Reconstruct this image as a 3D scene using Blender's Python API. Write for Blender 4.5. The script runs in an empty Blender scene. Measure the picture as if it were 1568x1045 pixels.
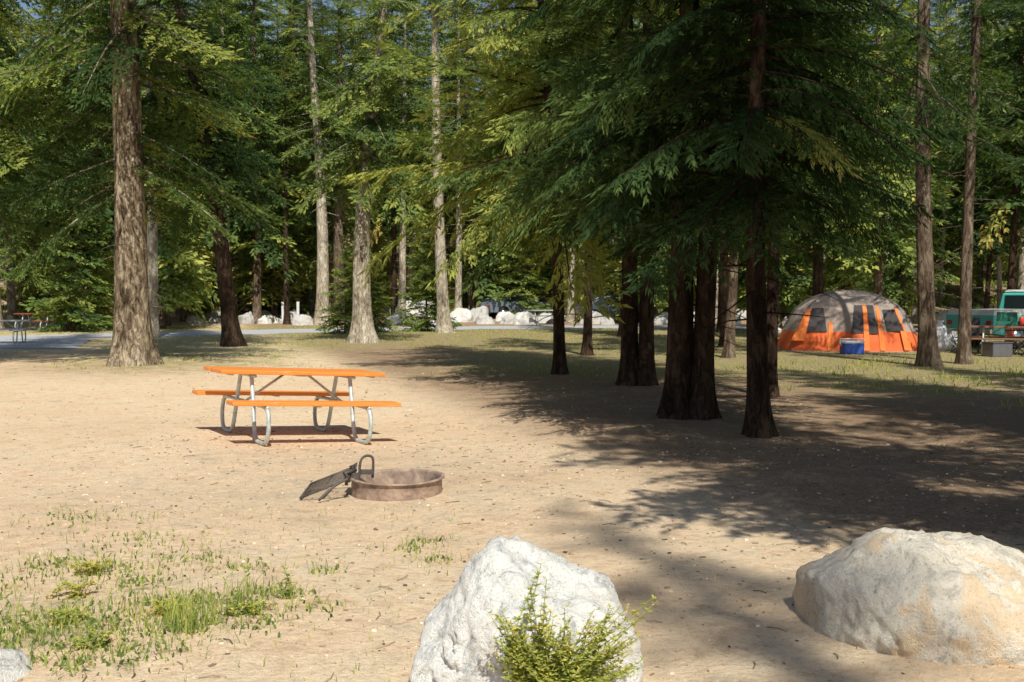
import bpy, bmesh, math, random
import numpy as np
from mathutils import Vector, noise, Matrix

rng = np.random.default_rng(7)
random.seed(7)
scene = bpy.context.scene
COL = scene.collection

# ------------------------------------------------------------------ terrain
TC = (-2.44, 12.17)
def H(x, y):
    x = np.asarray(x, float); y = np.asarray(y, float)
    u = (x-TC[0])*.866+(y-TC[1])*.5
    r = np.hypot(x-TC[0], y-TC[1])
    h = -0.055*u*np.exp(-(r/2.3)**4)
    near = np.clip((17-y)/4, 0, 1)*np.clip((y+2)/2, 0, 1)*(r > 2)
    h = h + near*0.012*(np.sin(x*1.7+y*.9)+np.sin(x*.8-y*2.1+1)) * np.clip((r-2)/1.5, 0, 1)
    t = np.clip(y-57, 0, None)
    h = h + 0.12*t*t/(t+10)
    t2 = np.clip(np.abs(x)-60, 0, None)
    h = h+0.06*t2
    return h
def Hs(x, y): return float(H(x, y))

# ------------------------------------------------------------------ mesh builder (quads)
class MB:
    def __init__(s):
        s.v = []; s.f = []; s.m = []; s.t = []; s.sm = []; s.n = 0
    def add(s, V, F, mat=0, tint=0.5, smooth=False):
        V = np.asarray(V, float).reshape(-1, 3); F = np.asarray(F, int).reshape(-1, 4)
        s.v.append(V); s.f.append(F+s.n); s.n += len(V)
        s.m.append(np.full(len(F), mat)); s.sm.append(np.full(len(F), smooth))
        s.t.append(np.full(len(V), tint) if np.isscalar(tint) else np.asarray(tint, float).reshape(-1))
    def quads(s, Q, mat=0, tint=0.5):
        Q = np.asarray(Q).reshape(-1, 4, 3)
        s.add(Q.reshape(-1, 3), np.arange(len(Q)*4).reshape(-1, 4), mat, tint)
    def tube(s, P, R, n=8, mat=0, tint=0.5, cap=True, lump=None):
        P = np.asarray(P, float); m = len(P)
        R = np.full(m, R) if np.isscalar(R) else np.asarray(R, float)
        if cap:
            P = np.vstack([P[:1], P, P[-1:]]); R = np.concatenate([[1e-4], R, [1e-4]]); m += 2
        T = np.gradient(P, axis=0)
        if cap: T[0] = T[1] = P[2]-P[1]; T[-1] = T[-2] = P[-2]-P[-3]
        T /= np.linalg.norm(T, axis=1)[:, None]+1e-12
        ref = np.array([0, 0, 1.]) if abs(T[m//2][2]) < .8 else np.array([1., 0, 0])
        A = np.cross(T, ref); A /= np.linalg.norm(A, axis=1)[:, None]+1e-12
        for i in range(1, m):
            if np.dot(A[i], A[i-1]) < 0: A[i] *= -1
        B = np.cross(T, A)
        th = np.linspace(0, 2*np.pi, n, endpoint=False)
        RR = R[:, None]*np.ones(n)[None]
        if lump is not None: RR = RR*lump(th, P, m)
        V = P[:, None]+RR[..., None]*(np.cos(th)[None, :, None]*A[:, None]+np.sin(th)[None, :, None]*B[:, None])
        i = np.arange(m-1)[:, None]; j = np.arange(n)[None]
        F = np.stack([i*n+j, i*n+(j+1) % n, (i+1)*n+(j+1) % n, (i+1)*n+j], -1)
        s.add(V, F, mat, tint, True)
    def box(s, c, d, mat=0, R=None, tint=.5):
        c = np.array(c, float); d = np.array(d, float)/2
        V = np.array([[x, y, z] for x in (-1, 1) for y in (-1, 1) for z in (-1, 1)])*d
        if R is not None: V = V@np.array(R).T
        V = V+c
        F = [[0, 1, 3, 2], [4, 6, 7, 5], [0, 4, 5, 1], [2, 3, 7, 6], [0, 2, 6, 4], [1, 5, 7, 3]]
        s.add(V, F, mat, tint)
    def mesh(s, name, mats):
        V = np.vstack(s.v); F = np.vstack(s.f); M = np.concatenate(s.m); T = np.concatenate(s.t); S = np.concatenate(s.sm)
        me = bpy.data.meshes.new(name)
        me.vertices.add(len(V)); me.vertices.foreach_set('co', V.ravel())
        me.loops.add(len(F)*4); me.loops.foreach_set('vertex_index', F.ravel())
        me.polygons.add(len(F)); me.polygons.foreach_set('loop_start', np.arange(len(F))*4)
        me.polygons.foreach_set('material_index', M)
        me.polygons.foreach_set('use_smooth', S)
        a = me.attributes.new('tint', 'FLOAT', 'POINT'); a.data.foreach_set('value', T)
        for m in mats: me.materials.append(m)
        me.update(calc_edges=True); me.validate()
        return me
    def obj(s, name, mats, parent=None, loc=None, bevel=0):
        o = bpy.data.objects.new(name, s.mesh(name, mats)); COL.objects.link(o)
        if parent: o.parent = parent
        if loc is not None: o.location = loc
        if bevel:
            b = o.modifiers.new('bevel', 'BEVEL'); b.width = bevel; b.segments = 2; b.limit_method = 'ANGLE'
        return o

def smoothpath(pts, n=8):
    P = np.array(pts, float); Q = np.vstack([2*P[0]-P[1], P, 2*P[-1]-P[-2]]); out = []
    for i in range(1, len(Q)-2):
        for t in np.linspace(0, 1, n, endpoint=False):
            a, b, c, d = Q[i-1:i+3]
            out.append(.5*((2*b)+(-a+c)*t+(2*a-5*b+4*c-d)*t*t+(-a+3*b-3*c+d)*t**3))
    out.append(P[-1]); return np.array(out)

def empty(name, loc=(0, 0, 0), rot=(0, 0, 0)):
    e = bpy.data.objects.new(name, None); COL.objects.link(e); e.location = loc; e.rotation_euler = rot
    e.empty_display_size = .2; return e

# ------------------------------------------------------------------ materials
def newmat(name):
    m = bpy.data.materials.new(name); m.use_nodes = True; nt = m.node_tree
    return m, nt, nt.nodes['Principled BSDF'], nt.nodes['Material Output']
def N(nt, typ, **kw):
    n = nt.nodes.new(typ)
    for k, v in kw.items():
        if k in n.inputs: n.inputs[k].default_value = v
        else: setattr(n, k, v)
    return n
def ramp(nt, src, stops):
    r = nt.nodes.new('ShaderNodeValToRGB'); e = r.color_ramp.elements
    while len(e) < len(stops): e.new(0.5)
    for i, (p, c) in enumerate(stops):
        e[i].position = p; e[i].color = (*c, 1) if len(c) == 3 else c
    nt.links.new(src, r.inputs[0]); return r
def mixc(nt, f, a, b, typ='MIX'):
    m = nt.nodes.new('ShaderNodeMix'); m.data_type = 'RGBA'; m.blend_type = typ
    for s, v in ((0, f), (6, a), (7, b)):
        if hasattr(v, 'links'): nt.links.new(v, m.inputs[s])
        elif isinstance(v, (int, float)): m.inputs[s].default_value = v
        else: m.inputs[s].default_value = (*v, 1)
    return m.outputs[2]
def mth(nt, op, a, b=0.0, clamp=False):
    m = nt.nodes.new('ShaderNodeMath'); m.operation = op; m.use_clamp = clamp
    for i, v in enumerate((a, b)):
        if hasattr(v, 'links'): nt.links.new(v, m.inputs[i])
        else: m.inputs[i].default_value = v
    return m.outputs[0]
def coords(nt, scale=(1, 1, 1), kind='Object'):
    tc = nt.nodes.new('ShaderNodeTexCoord'); mp = nt.nodes.new('ShaderNodeMapping'); mp.inputs['Scale'].default_value = scale
    nt.links.new(tc.outputs[kind], mp.inputs[0]); return mp.outputs[0]
def noisen(nt, vec, scale, detail=5, rough=.6, dist=0):
    n = N(nt, 'ShaderNodeTexNoise'); n.inputs['Scale'].default_value = scale; n.inputs['Detail'].default_value = detail
    n.inputs['Roughness'].default_value = rough; n.inputs['Distortion'].default_value = dist
    nt.links.new(vec, n.inputs['Vector']); return n.outputs['Fac']
def bump(nt, bs, h, strength=.5, dist=.02):
    b = nt.nodes.new('ShaderNodeBump'); b.inputs['Strength'].default_value = strength; b.inputs['Distance'].default_value = dist
    nt.links.new(h, b.inputs['Height']); nt.links.new(b.outputs[0], bs.inputs['Normal'])

def mat_bark(name, dark, mid, light, sc=1, cr=1.0):
    m, nt, bs, o = newmat(name)
    v = coords(nt, (9*sc, 9*sc, 2.6*sc))
    n1 = noisen(nt, v, 1.6, 7, .75, .8); n2 = noisen(nt, coords(nt, (1, 1, .6)), 1.6, 4)
    f = mth(nt, 'ADD', mth(nt, 'MULTIPLY', n1, .70*cr), mth(nt, 'MULTIPLY', n2, .33))
    f = mth(nt, 'ADD', f, .35*(1-cr))
    r = ramp(nt, f, [(.40, dark), (.51, mid), (.61, light)])
    nt.links.new(r.outputs[0], bs.inputs['Base Color']); bs.inputs['Roughness'].default_value = .95
    bs.inputs['Specular IOR Level'].default_value = .1
    bump(nt, bs, n1, 1.0, .07); return m
bark_fir = mat_bark('bark_fir', (.04, .028, .02), (.23, .175, .12), (.56, .47, .34), .85, 1.15)
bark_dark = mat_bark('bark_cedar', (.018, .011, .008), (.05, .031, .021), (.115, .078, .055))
bark_light = mat_bark('bark_pine_pale', (.09, .07, .055), (.40, .34, .255), (.74, .67, .54))
bark_mid = mat_bark('bark_mid', (.030, .020, .014), (.13, .092, .065), (.31, .245, .18), .6)

def mat_foliage(name, gain=1.0, warm=0.0, tr=.32, rnd=.22):
    m, nt, bs, o = newmat(name)
    a = N(nt, 'ShaderNodeAttribute', attribute_name='tint')
    oi = N(nt, 'ShaderNodeObjectInfo')
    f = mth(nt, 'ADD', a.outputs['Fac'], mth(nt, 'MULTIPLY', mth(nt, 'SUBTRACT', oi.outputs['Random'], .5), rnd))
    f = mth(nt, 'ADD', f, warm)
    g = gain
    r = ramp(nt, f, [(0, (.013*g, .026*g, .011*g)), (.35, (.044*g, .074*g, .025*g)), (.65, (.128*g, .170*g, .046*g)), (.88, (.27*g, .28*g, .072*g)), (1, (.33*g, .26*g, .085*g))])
    d = N(nt, 'ShaderNodeBsdfDiffuse'); t = N(nt, 'ShaderNodeBsdfTranslucent')
    nt.links.new(r.outputs[0], d.inputs[0])
    tc = mixc(nt, 1, r.outputs[0], (1.2, 1.3, .6), 'MULTIPLY'); nt.links.new(tc, t.inputs[0])
    mx = N(nt, 'ShaderNodeMixShader'); mx.inputs[0].default_value = tr
    nt.links.new(d.outputs[0], mx.inputs[1]); nt.links.new(t.outputs[0], mx.inputs[2])
    nt.links.new(mx.outputs[0], o.inputs['Surface']); nt.nodes.remove(bs); return m
fol = mat_foliage('conifer_needles', 1.5, .0, .32, .08)
fol_far = mat_foliage('conifer_needles_far', 1.75, .02, .30, .42)
grassm = mat_foliage('grass_blades', 1.8, .08)

def simple(name, col, rough=.6, metal=0, var=.15, scale=8, bmp=.1, bd=.005):
    m, nt, bs, o = newmat(name)
    n = noisen(nt, coords(nt), scale, 5, .65)
    lo = tuple(c*(1-var) for c in col); hi = tuple(min(1, c*(1+var)) for c in col)
    r = ramp(nt, n, [(.3, lo), (.7, hi)]); nt.links.new(r.outputs[0], bs.inputs['Base Color'])
    bs.inputs['Roughness'].default_value = rough; bs.inputs['Metallic'].default_value = metal
    if bmp: bump(nt, bs, n, bmp, bd)
    return m

# ------------------------------------------------------------------ ground
def graded(lo, hi, flo, fhi, step, g=1.06):
    xs = list(np.arange(flo, fhi+1e-6, step)); s = step; x = xs[-1]
    while x < hi: s *= g; x += s; xs.append(x)
    s = step; x = xs[0]
    while x > lo: s *= g; x -= s; xs.insert(0, x)
    return np.array(xs)
gx = graded(-220, 220, -8, 8, .14, 1.05); gy = graded(-60, 330, 2, 20, .14, 1.04)
X, Y = np.meshgrid(gx, gy)
Z = H(X, Y)
nx, ny = len(gx), len(gy)
V = np.stack([X, Y, Z], -1).reshape(-1, 3)
i = np.arange(ny-1)[:, None]; j = np.arange(nx-1)[None]
F = np.stack([i*nx+j, i*nx+j+1, (i+1)*nx+j+1, (i+1)*nx+j], -1).reshape(-1, 4)
def sstep(a, b, x): t = np.clip((x-a)/(b-a), 0, 1); return t*t*(3-2*t)
def grass_mask(x, y):
    g = sstep(17, 24, y+.25*x)*(1-sstep(50, 58, y))*.60
    g = np.maximum(g, sstep(14, 19, y)*sstep(3, 6, x)*.52*(1-.5*sstep(24, 28, y)))
    g *= 1-.75*np.exp(-(((x+3.3)/2.2)**2+((y-27)/7)**2))
    g *= 1-.6*sstep(-9, -12, x)*(1-sstep(30, 34, y))
    g = np.maximum(g, .34*np.exp(-(((x+2.0)/.6)**2+((y-5.4)/1.1)**2)))
    return g
def duff_shade_mask(x, y):
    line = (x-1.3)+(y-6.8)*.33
    d = sstep(0, 2.0, line)*sstep(6.3, 7.6, y)  # tree shade at right painted into the ground colour, together with needle litter
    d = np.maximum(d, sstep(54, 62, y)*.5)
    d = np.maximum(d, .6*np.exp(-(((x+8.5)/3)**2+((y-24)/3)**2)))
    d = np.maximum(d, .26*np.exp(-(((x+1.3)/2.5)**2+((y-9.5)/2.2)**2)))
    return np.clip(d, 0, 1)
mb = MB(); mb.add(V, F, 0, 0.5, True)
m, nt, bs, o = newmat('ground_dirt')
ag = N(nt, 'ShaderNodeAttribute', attribute_name='grass').outputs['Fac']
ad = N(nt, 'ShaderNodeAttribute', attribute_name='duff_shade').outputs['Fac']
v = coords(nt)
n_big = noisen(nt, v, .5, 4, .6); n_mid = noisen(nt, v, 2.6, 8, .72, .5); n_f = noisen(nt, v, 28, 6, .75); n_vf = noisen(nt, v, 120, 3, .7); n_8 = noisen(nt, v, 9, 7, .75, .6)
dirt = ramp(nt, n_mid, [(.30, (.66, .48, .31)), (.46, (.88, .68, .465)), (.64, (.98, .81, .58))]).outputs[0]
dirt = mixc(nt, mth(nt, 'MULTIPLY', ramp(nt, n_big, [(.42, (0, 0, 0)), (.62, (1, 1, 1))]).outputs[0], .5), dirt, (.82, .575, .37))
dirt = mixc(nt, .45, dirt, ramp(nt, n_8, [(.33, (.62, .55, .50)), (.48, (1, 1, 1)), (.7, (1.08, 1.08, 1.08))]).outputs[0], 'MULTIPLY')
dirt = mixc(nt, .4, dirt, ramp(nt, n_f, [(.3, (.5, .45, .41)), (.50, (1, 1, 1)), (.75, (1.05, 1.05, 1.05))]).outputs[0], 'MULTIPLY')
spk = ramp(nt, n_vf, [(.30, (.3, .25, .22)), (.41, (1, 1, 1)), (.64, (1, 1, 1)), (.72, (1.2, 1.2, 1.2))]).outputs[0]
dirt = mixc(nt, .75, dirt, spk, 'MULTIPLY')
duff_shade = ramp(nt, n_f, [(.3, (.10, .058, .038)), (.5, (.25, .158, .10)), (.7, (.45, .32, .215))]).outputs[0]
gr = ramp(nt, n_f, [(.3, (.15, .15, .05)), (.5, (.33, .32, .125)), (.7, (.60, .51, .29))]).outputs[0]
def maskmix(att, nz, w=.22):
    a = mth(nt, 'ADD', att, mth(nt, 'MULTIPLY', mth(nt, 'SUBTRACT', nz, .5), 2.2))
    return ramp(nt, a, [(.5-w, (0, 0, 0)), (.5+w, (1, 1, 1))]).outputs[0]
c = mixc(nt, mth(nt, 'MULTIPLY', maskmix(ad, n_mid, .5), .85), dirt, duff_shade)
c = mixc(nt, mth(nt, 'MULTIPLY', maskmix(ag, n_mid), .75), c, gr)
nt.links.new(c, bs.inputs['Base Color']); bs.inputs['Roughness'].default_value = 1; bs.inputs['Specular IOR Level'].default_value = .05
hh = mth(nt, 'ADD', mth(nt, 'MULTIPLY', n_f, .5), mth(nt, 'ADD', mth(nt, 'MULTIPLY', n_vf, .25), mth(nt, 'ADD', n_mid, n_8)))
bump(nt, bs, hh, .7, .06)
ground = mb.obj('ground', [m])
for nm, fn in (('grass', grass_mask), ('duff_shade', duff_shade_mask)):
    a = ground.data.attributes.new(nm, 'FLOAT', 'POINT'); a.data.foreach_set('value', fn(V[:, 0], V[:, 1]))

# gravel road + parking pad
road_pts = smoothpath([(-70, 28, 0), (-40, 31, 0), (-25, 35, 0), (-16, 41, 0), (-8, 48, 0), (0, 52, 0), (9, 52.5, 0), (20, 48, 0), (45, 42, 0), (80, 38, 0)], 14)
T = np.gradient(road_pts, axis=0); T /= np.linalg.norm(T, axis=1)[:, None]; S = np.stack([-T[:, 1], T[:, 0], T[:, 2]*0], -1)
w = 2.3+.25*np.sin(np.arange(len(road_pts))*1.3)
R = np.stack([road_pts+S*(-w)[:, None], road_pts-S*.1, road_pts+S*w[:, None]], 1); R[..., 2] = .006
n = len(R); i = np.arange(n-1)[:, None]; j = np.arange(2)[None]
mb = MB(); mb.add(R, np.stack([i*3+j, (i+1)*3+j, (i+1)*3+j+1, i*3+j+1], -1), 0, .5, True)
road_m = simple('gravel_grey', (.44, .45, .47), .95, 0, .3, 6, .3, .02)
mb.obj('gravel_road', [road_m])
mb = MB(); R = []
for t in np.linspace(0, 1, 16):
    R.append([(-12.6-9*t+.2*math.sin(t*21), 31.5+2.5*t+.25*math.sin(t*17), .012), (-14.6-11*t, 38+1.0*t, .012)])
i = np.arange(15); mb.add(R, np.stack([i*2, (i+1)*2, (i+1)*2+1, i*2+1], -1), 0, .5, True); mb.obj('gravel_pad', [road_m])

# ------------------------------------------------------------------ foliage templates
def spray(rg, twigs=24, leaf=.052, lw=.017, sp=.032, width=.40, ang=52, hang=.0):
    P = []; D = []; L = []; W = []; S_ = []
    for k in range(twigs):
        s = .05+.93*(k/twigs)+rg.normal()*.006
        for side in (-1, 1):
            if rg.random() < .16: continue
            tl = width*(min(1, s/.3)**.7)*((1-s)**.6)*rg.uniform(.45, 1.2)+.03
            A = math.radians(ang+rg.normal()*9)
            td = np.array([math.cos(A), side*math.sin(A), rg.normal()*.16-.05-hang]); td /= np.linalg.norm(td)
            t = np.arange(.01, tl, sp)
            for q, tt in enumerate(t):
                for sd in (-1, 1):
                    B = math.radians(rg.uniform(22, 50))*sd
                    ld = np.array([td[0]*math.cos(B)-td[1]*math.sin(B), td[0]*math.sin(B)+td[1]*math.cos(B), td[2]+rg.normal()*.3-hang*.7])
                    ld /= np.linalg.norm(ld)
                    p = np.array([s, 0, 0])+td*tt; p[2] -= .45*tt*tt
                    P.append(p); D.append(ld); L.append(leaf*rg.uniform(.5, 1.25)*(1.15-.5*tt/tl)); W.append(lw*rg.uniform(.7, 1.2)); S_.append(.35*s+.65*tt/tl)
            P.append(np.array([s, 0, 0])+td*tl); D.append(td); L.append(leaf); W.append(lw); S_.append(1)
    P = np.array(P); D = np.array(D); L = np.array(L)[:, None]; W = np.array(W)[:, None]
    up = np.array([0, 0, 1.])+rg.normal(size=P.shape)*.6
    side = np.cross(D, up); side /= np.linalg.norm(side, axis=1)[:, None]
    Q = np.stack([P, P+D*L*.35+side*W, P+D*L, P+D*L*.35-side*W], 1)
    return Q, np.array(S_)
rt = np.random.default_rng(3)
HI = [spray(rt, 27, .042, .0058, .0165, .36) for _ in range(4)]
HI_H = [spray(rt, 26, .048, .0058, .0175, .30, 46, .40) for _ in range(4)]
MID = [spray(rt, 18, .072, .0125, .034, .38) for _ in range(4)]
LO = [spray(rt, 10, .12, .026, .072, .42) for _ in range(4)]

def tree_mesh(name, seed, Ht, r0, cb, cr, nb, tmpl, bark, folm, lean=(0, 0), droop=.3, tint=.35, pitch=(-12, 25),
              flare=.55, stubs=12, stems=None, tip=.3, crownpow=.8, thin_below=None, nseg=34, ring=18, yellow=.03, azfilter=None, tmpl_w=1.0):
    rg = np.random.default_rng(seed); mb = MB()
    wob = rg.normal(size=4)*.07
    def tp(z):
        z = np.asarray(z, float); u = z/Ht
        return np.stack([lean[0]*z+wob[0]*np.sin(u*7)*r0*6, lean[1]*z+wob[1]*np.sin(u*6+1)*r0*6, z], -1)
    stems = stems or [(0, 0, 1.0, 0, 0)]
    ph = rg.uniform(0, 6, 3)
    for (sx, sy, sr, lx, ly) in stems:
        zs = np.concatenate([[-.25, 0, .08, .18, .32, .5, .8, 1.2], np.linspace(1.8, Ht, nseg)])
        P = tp(zs); P[:, 0] += sx+lx*zs; P[:, 1] += sy+ly*zs
        Rr = sr*r0*(np.clip(1-zs/Ht, 0.01, 1)**.85+flare*np.exp(-np.clip(zs, 0, None)/(1.3*r0+.1)))
        def lump(th, PP, mm):
            z = PP[:, 2][:, None]
            a = np.exp(-np.clip(z, 0, None)/(2.0*r0+.1))
            return 1+a*.16*np.sin(5*th+ph[0])[None]+a*.1*np.sin(3*th+ph[1])[None]+.035*np.sin(7*th[None]+z*.9+ph[2])+.02*np.sin(4*th[None]-z*2.3)
        mb.tube(P, Rr, ring, 0, .5, False, lump)
    for _ in range(stubs):
        z = rg.uniform(.12*cb+.8, cb+1.5); a = rg.uniform(0, 2*np.pi); L = rg.uniform(.3, 1.3)
        b = tp(z); d = np.array([math.cos(a), math.sin(a), rg.uniform(-.35, .2)])
        e = np.array([b+d*L*t+np.array([0, 0, -.12*t*t*L])+rg.normal(size=3)*.02 for t in (0, .4, .7, 1)])
        mb.tube(e, np.array([.016, .011, .008, .003])*(.6+r0*1.2), 4, 0, .5, False)
    for k in range(nb):
        t = (k+rg.random())/nb; t = t**1.15
        z = cb+(Ht-cb)*t*.985
        a = k*2.39996+rg.normal()*.5
        if azfilter and azfilter(z, a % (2*np.pi), rg): continue
        if thin_below and z < thin_below and rg.random() < .45: continue
        L = cr*((1-t)**crownpow)*rg.uniform(.5, 1.12)*(.7+.3*min(1, t/.08))+.25
        Q, S_ = tmpl[rg.integers(len(tmpl))]
        Q = Q.copy(); wd = rg.uniform(.8, 1.15)*tmpl_w*(1 if L > 1.2 else 1.4)
        Q[..., 1] *= wd
        x = Q[..., 0]; dr = droop*rg.uniform(.5, 1.6)
        up = rg.uniform(0, .14)
        Q[..., 2] += -dr*x*x+up*x**4
        roll = rg.normal()*.35; cy, sy_ = math.cos(roll), math.sin(roll)
        y_, z_ = Q[..., 1].copy(), Q[..., 2].copy(); Q[..., 1] = y_*cy-z_*sy_; Q[..., 2] = y_*sy_+z_*cy
        Q *= L
        p = math.radians(pitch[0]+(pitch[1]-pitch[0])*t+rg.normal()*9)
        def xf(A):
            xx = A[..., 0]*math.cos(p)-A[..., 2]*math.sin(p); zz = A[..., 0]*math.sin(p)+A[..., 2]*math.cos(p)
            return np.stack([xx*math.cos(a)-A[..., 1]*math.sin(a), xx*math.sin(a)+A[..., 1]*math.cos(a), zz], -1)
        b = tp(z)
        st = stems[rg.integers(len(stems))]; b = b+np.array([st[0]+st[3]*z, st[1]+st[4]*z, 0])
        bt = tint+rg.normal()*.12
        if rg.random() < yellow: bt = .82
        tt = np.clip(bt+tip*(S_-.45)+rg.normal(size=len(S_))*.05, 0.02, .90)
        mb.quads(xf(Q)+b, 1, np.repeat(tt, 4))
        xs = np.linspace(0, .92, 6); ax = np.stack([xs, xs*0, -dr*xs*xs+up*xs**4], -1)*L
        mb.tube(xf(ax)+b, np.linspace(.009*L+.005, .002, 6), 4, 0, .5, False)
    return mb.mesh(name, [bark, folm])

def place(me, name, x, y, rz=0, s=1.0):
    o = bpy.data.objects.new(name, me); COL.objects.link(o)
    o.location = (x, y, Hs(x, y)-.02); o.rotation_euler = (0, 0, rz); o.scale = (s, s, s); return o

# --- big fir on the left
place(tree_mesh('fir_big', 11, 27, .37, 3.7, 4.2, 190, HI, bark_fir, fol, (-.004, 0), .26, .46, (-16, 18), .62, 30, thin_below=6.0, ring=28,
      azfilter=lambda z, a, r: z < 6.9 and 3.75 < a < 5.65), 'fir_tree', -8.56, 24.5)
place(tree_mesh('fir_l2', 12, 24, .25, 3.4, 4.0, 170, HI, bark_mid, fol, (0, 0), .3, .52, (-16, 22)), 'fir_tree', -12.9, 25.5)
place(tree_mesh('fir_l3', 13, 20, .25, 4.9, 3.6, 140, HI, bark_dark, fol, (-.15, 0), .32, .16, (-18, 20), stubs=18), 'fir_tree', -8.5, 33.6)
place(tree_mesh('pine_l4', 14, 18, .22, 6.0, 2.6, 80, MID, bark_light, fol, (.0, 0), .3, .42), 'pine_tree', -13.1, 40)
# --- pale trunks, centre left
place(tree_mesh('pine_c1', 15, 17, .31, 5.4, 2.8, 110, MID, bark_light, fol, (.045, 0), .32, .54, (-20, 20), .7, 6), 'pine_tree', -4.85, 35.9)
place(tree_mesh('pine_c2', 16, 24, .25, 13, 2.0, 50, MID, bark_light, fol, (-.03, 0), .3, .5, (-25, 20), .6, 34), 'pine_tree', -2.77, 44.8)
place(tree_mesh('pine_c3', 17, 24, .33, 9, 2.8, 80, MID, bark_light, fol, (-.02, 0), .3, .42, stubs=20), 'pine_tree', -9.7, 56)
place(tree_mesh('pine_c4', 18, 22, .30, 7, 3.0, 90, MID, bark_mid, fol, (.0, 0), .3, .48, stubs=20), 'pine_tree', -9.0, 57.5)
place(tree_mesh('snag', 19, 14, .15, 9, 1.2, 10, MID, bark_dark, fol, (.0, 0), .3, .3, stubs=40), 'dead_tree', -11.7, 57)
# --- cedars at right
CH = HI_H+HI[:1]
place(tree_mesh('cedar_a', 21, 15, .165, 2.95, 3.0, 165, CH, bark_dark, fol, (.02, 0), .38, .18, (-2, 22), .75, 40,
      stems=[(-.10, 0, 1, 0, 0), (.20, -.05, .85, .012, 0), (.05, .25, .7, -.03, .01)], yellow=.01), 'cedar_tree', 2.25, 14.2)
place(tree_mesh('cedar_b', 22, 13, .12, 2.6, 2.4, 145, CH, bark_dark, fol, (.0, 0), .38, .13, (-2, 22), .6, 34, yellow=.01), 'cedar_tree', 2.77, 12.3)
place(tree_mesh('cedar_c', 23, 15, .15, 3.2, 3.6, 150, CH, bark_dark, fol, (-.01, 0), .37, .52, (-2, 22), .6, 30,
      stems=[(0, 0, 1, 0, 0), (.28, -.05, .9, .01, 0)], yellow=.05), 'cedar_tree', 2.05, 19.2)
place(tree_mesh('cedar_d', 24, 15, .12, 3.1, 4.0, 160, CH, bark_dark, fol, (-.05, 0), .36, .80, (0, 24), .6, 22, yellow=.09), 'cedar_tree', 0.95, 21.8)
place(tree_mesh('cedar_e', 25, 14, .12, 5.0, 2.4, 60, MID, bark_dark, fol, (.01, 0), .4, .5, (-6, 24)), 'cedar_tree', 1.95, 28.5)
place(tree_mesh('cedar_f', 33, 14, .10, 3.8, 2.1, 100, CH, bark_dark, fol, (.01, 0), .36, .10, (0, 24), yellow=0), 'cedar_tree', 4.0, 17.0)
place(tree_mesh('fir_r1', 26, 17, .15, 4.2, 2.6, 100, MID, bark_dark, fol, (.01, 0), .3, .24), 'fir_tree', 6.4, 33.0)
place(tree_mesh('fir_r2', 27, 16, .13, 4.2, 2.5, 100, MID, bark_mid, fol, (.02, 0), .3, .20), 'fir_tree', 5.4, 27.3)
place(tree_mesh('pine_r3', 28, 22, .19, 5.4, 2.2, 90, HI, bark_mid, fol, (-.022, 0), .3, .22, (-15, 20), .5, 34,
      azfilter=lambda z, a, r: 6.8 < z < 11 and r.random() < .5), 'pine_tree', 9.2, 24.2)
place(tree_mesh('pine_r4', 29, 18, .14, 4.9, 2.0, 80, HI, bark_mid, fol, (.02, 0), .3, .24, (-15, 20), .5, 28,
      azfilter=lambda z, a, r: 5.5 < z < 9.5 and r.random() < .6), 'pine_tree', 10.3, 25.0)
place(tree_mesh('fir_r5', 30, 20, .2, 4.8, 2.8, 110, MID, bark_dark, fol, (0, 0), .3, .26), 'fir_tree', 13.8, 27.0)
place(tree_mesh('fir_r6', 31, 20, .2, 3.6, 3.2, 120, MID, bark_dark, fol, (0, 0), .3, .34), 'fir_tree', 10.6, 38)
place(tree_mesh('fir_r7', 32, 20, .2, 5, 2.8, 100, MID, bark_dark, fol, (0, 0), .3, .34), 'fir_tree', 4.2, 41)

# --- trees outside the frame on the right and behind, whose shade falls into the site
shade = tree_mesh('fir_shade', 40, 17, .24, 3.4, 3.2, 125, MID, bark_mid, fol, (0, 0), .3, .3)
place(tree_mesh('fir_shade_high', 42, 18, .24, 5.8, 2.6, 130, MID, bark_mid, fol, (0, 0), .3, .3, crownpow=.36), 'fir_tree', 4.4, 3.0, .6)
for (x, y, s, r) in [(7.8, 3.9, 1.0, 0), (9.3, 7.2, .95, 1), (9.6, -1.5, 1.1, 4), (8.2, 10.8, .9, 3), (11.5, 12.5, .9, 5)]:
    place(shade, 'fir_tree', x, y, r, s)
tall = tree_mesh('fir_tall', 41, 25, .3, 9, 2.2, 90, MID, bark_mid, fol, (0, 0), .3, .3)
place(tall, 'fir_tree', 4.75, -12.0, 1)
place(shade, 'fir_tree', -14.5, 10.5, 1, 1.0)
place(shade, 'fir_tree', -12.3, 16.5, 2, .9)

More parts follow.
